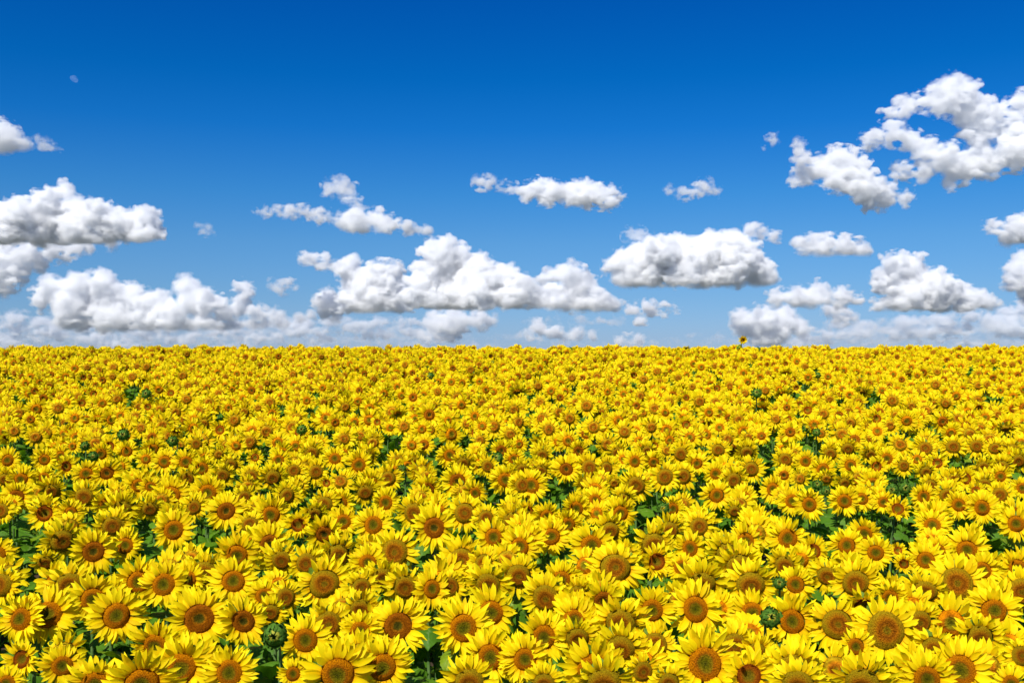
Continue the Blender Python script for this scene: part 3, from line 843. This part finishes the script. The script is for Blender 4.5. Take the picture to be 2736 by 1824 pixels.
# ------------------------------------------------------------------ labels that single out one flower by its look and its nearest marks
MARKS = [(x, y, n) for x, y, n in (
    (735, 1695, 'the big closed bud'), (2058, 1650, 'the round bud low right'), (249, 1219, 'the yellow-centred bud far left'),
    (1074, 1253, 'the small bud mid field'), (1330, 1223, 'the neat bud mid field'), (1772, 1358, 'the bud sunk in petals'),
    (2195, 1303, 'the two spiky buds'), (2400, 1305, 'the plump pale bud'),
    (0, 1824, 'the bottom left corner'), (2736, 1824, 'the bottom right corner'), (1368, 1824, 'the bottom edge centre'), (0, 1500, 'the left edge'), (2736, 1480, 'the right edge'))]
ORD = ['', 'second ', 'third ', 'fourth ', 'fifth ', 'sixth ', 'seventh ', 'eighth ', 'ninth ', 'tenth ', 'eleventh ', 'twelfth ', 'thirteenth ', 'fourteenth ', 'fifteenth ', 'sixteenth ', 'seventeenth ', 'eighteenth ', 'nineteenth ', 'twentieth ']
LOOK = {'o': 'orange-ringed', 'm': 'olive-disced', 'd': 'dark-ringed', 'h': 'hollow dark-centred'}


def make_labels(fl):
    cells = {}
    for i, f in enumerate(fl):
        d = [(math.hypot(f[0] - m[0], 1.5 * (f[1] - m[1])), k) for k, m in enumerate(MARKS)]
        dist, k = min(d)
        dx, dy = f[0] - MARKS[k][0], f[1] - MARKS[k][1]
        if 'corner' in MARKS[k][2] or 'edge' in MARKS[k][2]: side = 'from'
        elif abs(dy) * 1.5 > abs(dx): side = 'above' if dy < 0 else 'below'
        else: side = 'left of' if dx < 0 else 'right of'
        pose = 'nodding' if f[5] <= -18 else ('turned left' if f[4] <= -10 else ('turned right' if f[4] >= 10 else 'facing us'))
        size = 'small' if f[2] < 62 else ('large' if f[2] > 125 else '')
        cells.setdefault((k, side, f[3], pose, size), []).append((dist, i))
    out = [None] * len(fl)
    for (k, side, kind, pose, size), lst in cells.items():
        lst.sort()
        for r, (dist, i) in enumerate(lst):
            rank = ('nearest ' if r == 0 else ORD[min(r, 19)] + 'nearest ') if len(lst) > 1 or True else ''
            s = 'to' if side == 'from' else side
            look = (size + ' ' if size else '') + LOOK[kind] + ' sunflower ' + pose
            out[i] = f'{look}, {rank}{"" if s == "to" else "such one "}{s} {MARKS[k][2]}'.replace('  ', ' ')
    return out


# ------------------------------------------------------------------ build: one thing per plant
GROUP = 'sunflowers in the near part of the field'


def plant_stem(rng, head, back, base_r=.015):
    pts = stem_curve(head, back)
    pts[2:-3, :2] += rng.normal(0, .004, (len(pts) - 5, 2))
    g = Geo().add(*tube(pts, np.linspace(base_r, base_r * .72, len(pts)), 8))
    return g.mesh('stem', [MS])


def place(px, py, dia, kind, yaw, pitch, label, rng, name='sunflower', D=None, grp=GROUP, z_extra=0.0):
    """a plant whose head centre appears at that column and row; returns its root"""
    if D is None: D = depth_at(py)
    rad = dia * PLUMP / 2 / FPX * D
    N = facing(px, py, yaw + rng.normal(0, 4), pitch + rng.normal(0, 3))
    hx, hz = (px - W0 / 2) / FPX * D, CAMZ + (HY - py) / FPX * D
    lean = rng.normal(0, .05)
    bx, by = hx - N.x * .16 + lean, D - N.y * .16
    gz = float(ground_z(by)) - .01
    root = link(name, None)
    root.empty_display_size = .1
    root.location = (bx, by, gz)
    head = Vector((hx - bx, D - by, hz - gz))
    back = -N
    att = head + back * (rad * .28)
    st = link('stem', plant_stem(rng, att, back, .0125 * (.75 + .25 * rad / .14)), root)
    fo = link('leaves', FOL[int(rng.integers(len(FOL)))], root)
    k = head.z / 1.45
    fo.scale = (rng.uniform(.85, 1.15),) * 2 + (k,)
    fo.rotation_euler = (0, 0, rng.uniform(0, 6.28))
    v = int(rng.integers(N_VAR[kind])); w = int(rng.integers(N_VAR[kind])); roll = rng.uniform(0, 6.28)
    hd = link('flower_head', MESH[kind]['calyx'][v], root)
    hd.matrix_local = Matrix.LocRotScale(head, head_matrix(N, roll).to_quaternion(), Vector((rad,) * 3))
    pe = link('petals', MESH[kind]['petals'][v], hd)
    di = link('seed_disc', MESH[kind]['disc'][w], hd)
    sq = rng.uniform(.92, 1.08)
    pe.scale = (sq, 1 / sq, rng.uniform(.8, 1.2))
    dk = rng.uniform(.93, 1.06)
    di.scale = (dk, dk, 1)
    tag(root, label, 'sunflower', grp)
    return root


rng = np.random.default_rng(77)
for f, lab in zip(near, make_labels(near)):
    place(*f, lab, rng)
place(1985, 908, 23, 'h', 8, -8, 'lone sunflower rising tall above the horizon line against the sky', rng, D=29.5, grp='single plants that stand out')


def make_bud(rng):
    """closed head: overlapping pointed bracts around yellow-green tips"""
    nr, na = 8, 20
    u = np.linspace(0.02, 1, nr); ang = np.arange(na) / na * 2 * math.pi
    rr = np.interp(u, [0, .3, .6, .85, 1], [.12, .62, .82, .66, .30]); z = np.interp(u, [0, .3, .6, .85, 1], [-.55, -.42, -.08, .22, .34])
    v = np.stack([rr[:, None] * np.cos(ang), rr[:, None] * np.sin(ang), np.broadcast_to(z[:, None], (nr, na))], -1).reshape(-1, 3)
    body = Geo().add(v, grid_faces(nr, na, True)[:, ::-1])
    for n, r0, L, el, cu, z0, w in ((14, .68, .42, 25, 30, -.25, .13), (16, .74, .52, 52, 45, -.08, .14), (16, .72, .58, 75, 70, .06, .13), (12, .58, .50, 95, 70, .18, .11)):
        an = np.arange(n) / n * 6.283 + rng.uniform(0, 6) + rng.normal(0, .08, n); one = np.ones(n)
        body.add(*strips(rng, n, an, one * r0, L * rng.uniform(.85, 1.2, n), w * rng.uniform(.85, 1.2, n), np.radians(el + rng.normal(0, 12, n)), np.radians(cu + rng.normal(0, 15, n)), np.radians(rng.normal(0, 15, n)), rng.normal(0, .08, n), one * z0, 5, .15))
    n = 18; an = np.arange(n) / n * 6.283; one = np.ones(n)
    tips = Geo().add(*strips(rng, n, an, one * .46, rng.uniform(.28, .44, n), .07 * one, np.radians(120 + rng.normal(0, 10, n)), np.radians(rng.normal(40, 10, n)), one * 0, one * 0, one * .30, 5, .3))
    return body, tips


MTIP = simple_material('bud_tips', (0.42, 0.36, 0.02), (0.20, 0.26, 0.02), 14.0)
BUD_MESH = []
for _ in range(4):
    b_, t_ = make_bud(RNG)
    BUD_MESH.append((b_.mesh('bud_head', [MBUD]), t_.mesh('petal_tips', [MTIP])))
BUD_FOL = [make_foliage(RNG, 1.45, 9, .75, lo=.4).mesh('leaves', [ML]) for _ in range(3)]
for i, (px, py, dia, lab) in enumerate(BUDS):
    D = depth_at(py) - (.32 if dia > 50 else .15)
    rad = dia / 2 / FPX * D * 1.12
    N = facing(px, py, rng.normal(0, 10), rng.normal(4, 8))
    hx, hz = (px - W0 / 2) / FPX * D, CAMZ + (HY - py) / FPX * D
    by = D + .05
    gz = float(ground_z(by)) - .01
    root = link('sunflower_bud', None)
    root.location = (hx, by, gz)
    head = Vector((0, D - by, hz - gz))
    link('stem', plant_stem(rng, head - N * rad * .5, -N, .010), root)
    fo = link('leaves', BUD_FOL[i % 3], root)
    fo.scale = (1, 1, head.z / 1.45 * .93); fo.rotation_euler = (0, 0, rng.uniform(0, 6.28))
    b, t = BUD_MESH[i % 4]
    hd = link('bud_head', b, root)
    hd.matrix_local = Matrix.LocRotScale(head, head_matrix(N, rng.uniform(0, 6.28)).to_quaternion(), Vector((rad,) * 3))
    link('petal_tips', t, hd)
    tag(root, lab, 'sunflower bud', 'closed green sunflower buds')

# ------------------------------------------------------------------ the rest of the field: thousands of smaller flowers that nobody would count, one object
FLIB = {k: [dict(petals=make_petals(RNG, k, True), disc=make_disc(RNG, k, True), calyx=make_calyx(RNG, k, True)) for _ in range(16)] for k in 'omdh'}
FFOL = [make_foliage(RNG, 1.45, 7, 1.0, True, .45).arrays() for _ in range(24)]
BUDLIB = make_bud(RNG)
DIDX = {'o': 2, 'm': 3, 'd': 4, 'h': 5}
field = Geo()


def far_plant(px, py, D, rad, kind, yaw, pitch, rng, z):
    x = (px - W0 / 2) / FPX * D
    N = facing(px, py, yaw, pitch)
    M = np.array(head_matrix(N, rng.uniform(0, 6.28))) * rad
    c = np.array([x, D, z])
    if rng.random() < .010 and D > 12:        # a head still closed
        v, f, a, b = BUDLIB[0].arrays(); field.add(v @ M.T * .52 + c, f, a, b, 8)
        v, f, a, b = BUDLIB[1].arrays(); field.add(v @ M.T * .52 + c, f, a, b, 9)
        kind = None
    e = FLIB[kind or 'o'][int(rng.integers(16))]
    for part, mat in (('petals', 0), ('disc', DIDX[kind or 'o']), ('calyx', 6)) if kind else ():
        v, f, a, b = e[part]
        field.add(v @ M.T + c, f, a, b, mat)
    gz = float(ground_z(D))
    v, f, a, b = FFOL[int(rng.integers(24))]
    an = rng.uniform(0, 6.28); ca, sa = math.cos(an), math.sin(an)
    bx, by = x - N.x * .13, D - N.y * .13
    k = (z - gz) / 1.45 * .97
    field.add(np.stack([v[:, 0] * ca - v[:, 1] * sa + bx, v[:, 0] * sa + v[:, 1] * ca + by, v[:, 2] * k + gz], -1), f, a, b, 1)
    top = np.array([x, D, z]) - np.array(N) * rad * .28
    mid = np.array([bx, by, z - .22])
    tv, tf = tube([(bx, by, gz), (bx, by, z - .5), mid, top], [.011, .010, .009, .009], 5)
    field.add(tv, tf, None, None, 7)


rng = np.random.default_rng(4711)
for x, y, dia, kind, yaw, pitch in FAR_FROM_LIST:
    D = depth_at(y)
    far_plant(x, y, D, dia * PLUMP / 2 / FPX * D, kind, yaw, pitch, rng, CAMZ + (HY - y) / FPX * D)

# flowers half hidden behind the listed ones: only slivers of their petals show
for x, y, dia, kind, yaw, pitch in near + FAR_FROM_LIST:
    if rng.random() > .52 or kind == 'h': continue
    px, py = x + rng.normal(0, .42) * dia, y - rng.uniform(.05, .40) * dia
    if not -40 < px < W0 + 40 or py < 1190: continue
    if min((abs(px - f[0]) + .0) / f[2] + abs(py - f[1]) / f[2] for f in near if f[1] > py - 5) > .75: continue
    D = depth_at(py) + .22
    far_plant(px, py, D, rng.normal(.135, .012), 'o' if rng.random() < .6 else 'm', rng.normal(0, 11), rng.normal(-2, 10), rng, CAMZ + (HY - py) / FPX * D)

# dart throwing: a jittered lattice of plants over the slope, thinned where the listed ones stand
cell = 0.352
n_far = 0
Y0 = depth_at(1188)
for yi in range(int(3.0 / cell), int(43 / cell)):
    D0 = yi * cell
    half = 0.51 * D0 * 1.22 + 4.0
    for xi in range(-int(half / cell) - 1, int(half / cell) + 2):
        if rng.random() < np.interp(D0, [12, 27, 31], [.06, .30, .16]): continue
        D = D0 + rng.normal(0, .30) * cell
        x = (xi + .5 * (yi % 2)) * cell + rng.normal(0, .28) * cell
        px = W0 / 2 + x / D * FPX
        inside = -15 < px < W0 + 15
        if D < 2.6: continue
        if inside and 3.75 < D < Y0: continue
        if not inside and D < Y0 and abs(px - W0 / 2) < W0 / 2 + 40 + 0.13 / D * FPX: continue
        r = rng.random()
        kind = 'o' if r < .40 else ('m' if r < .80 else ('d' if r < .93 else 'h'))
        rad = rng.normal(.143, .015) * (1.06 if kind == 'm' else (.8 if kind == 'h' else 1.0))
        rad = float(np.clip(rad, .085, .18))
        z = CAMZ - float(drop(D)) + float(np.clip(rng.normal(0, .065), -.18, .14)) + (.09 if rng.random() < .05 and D < 25 else 0) - (.12 if D < 3.75 else 0)
        py = HY + (CAMZ - z) / D * FPX
        far_plant(px, py, D, rad, kind, rng.normal(0, 9), rng.normal(2, 7) - (50 if rng.random() < .02 else 0), rng, z)
        n_far += 1
me = field.mesh('sunflower_field', [MP, ML, MD['o'], MD['m'], MD['d'], MD['h'], MC, MS, MBUD, MTIP])
fo = link('sunflower_field', me)
tag(fo, 'dense mass of small yellow sunflowers covering the rise up to the horizon', 'sunflower field', kind='stuff')
print('far plants', n_far, 'faces', len(me.polygons))
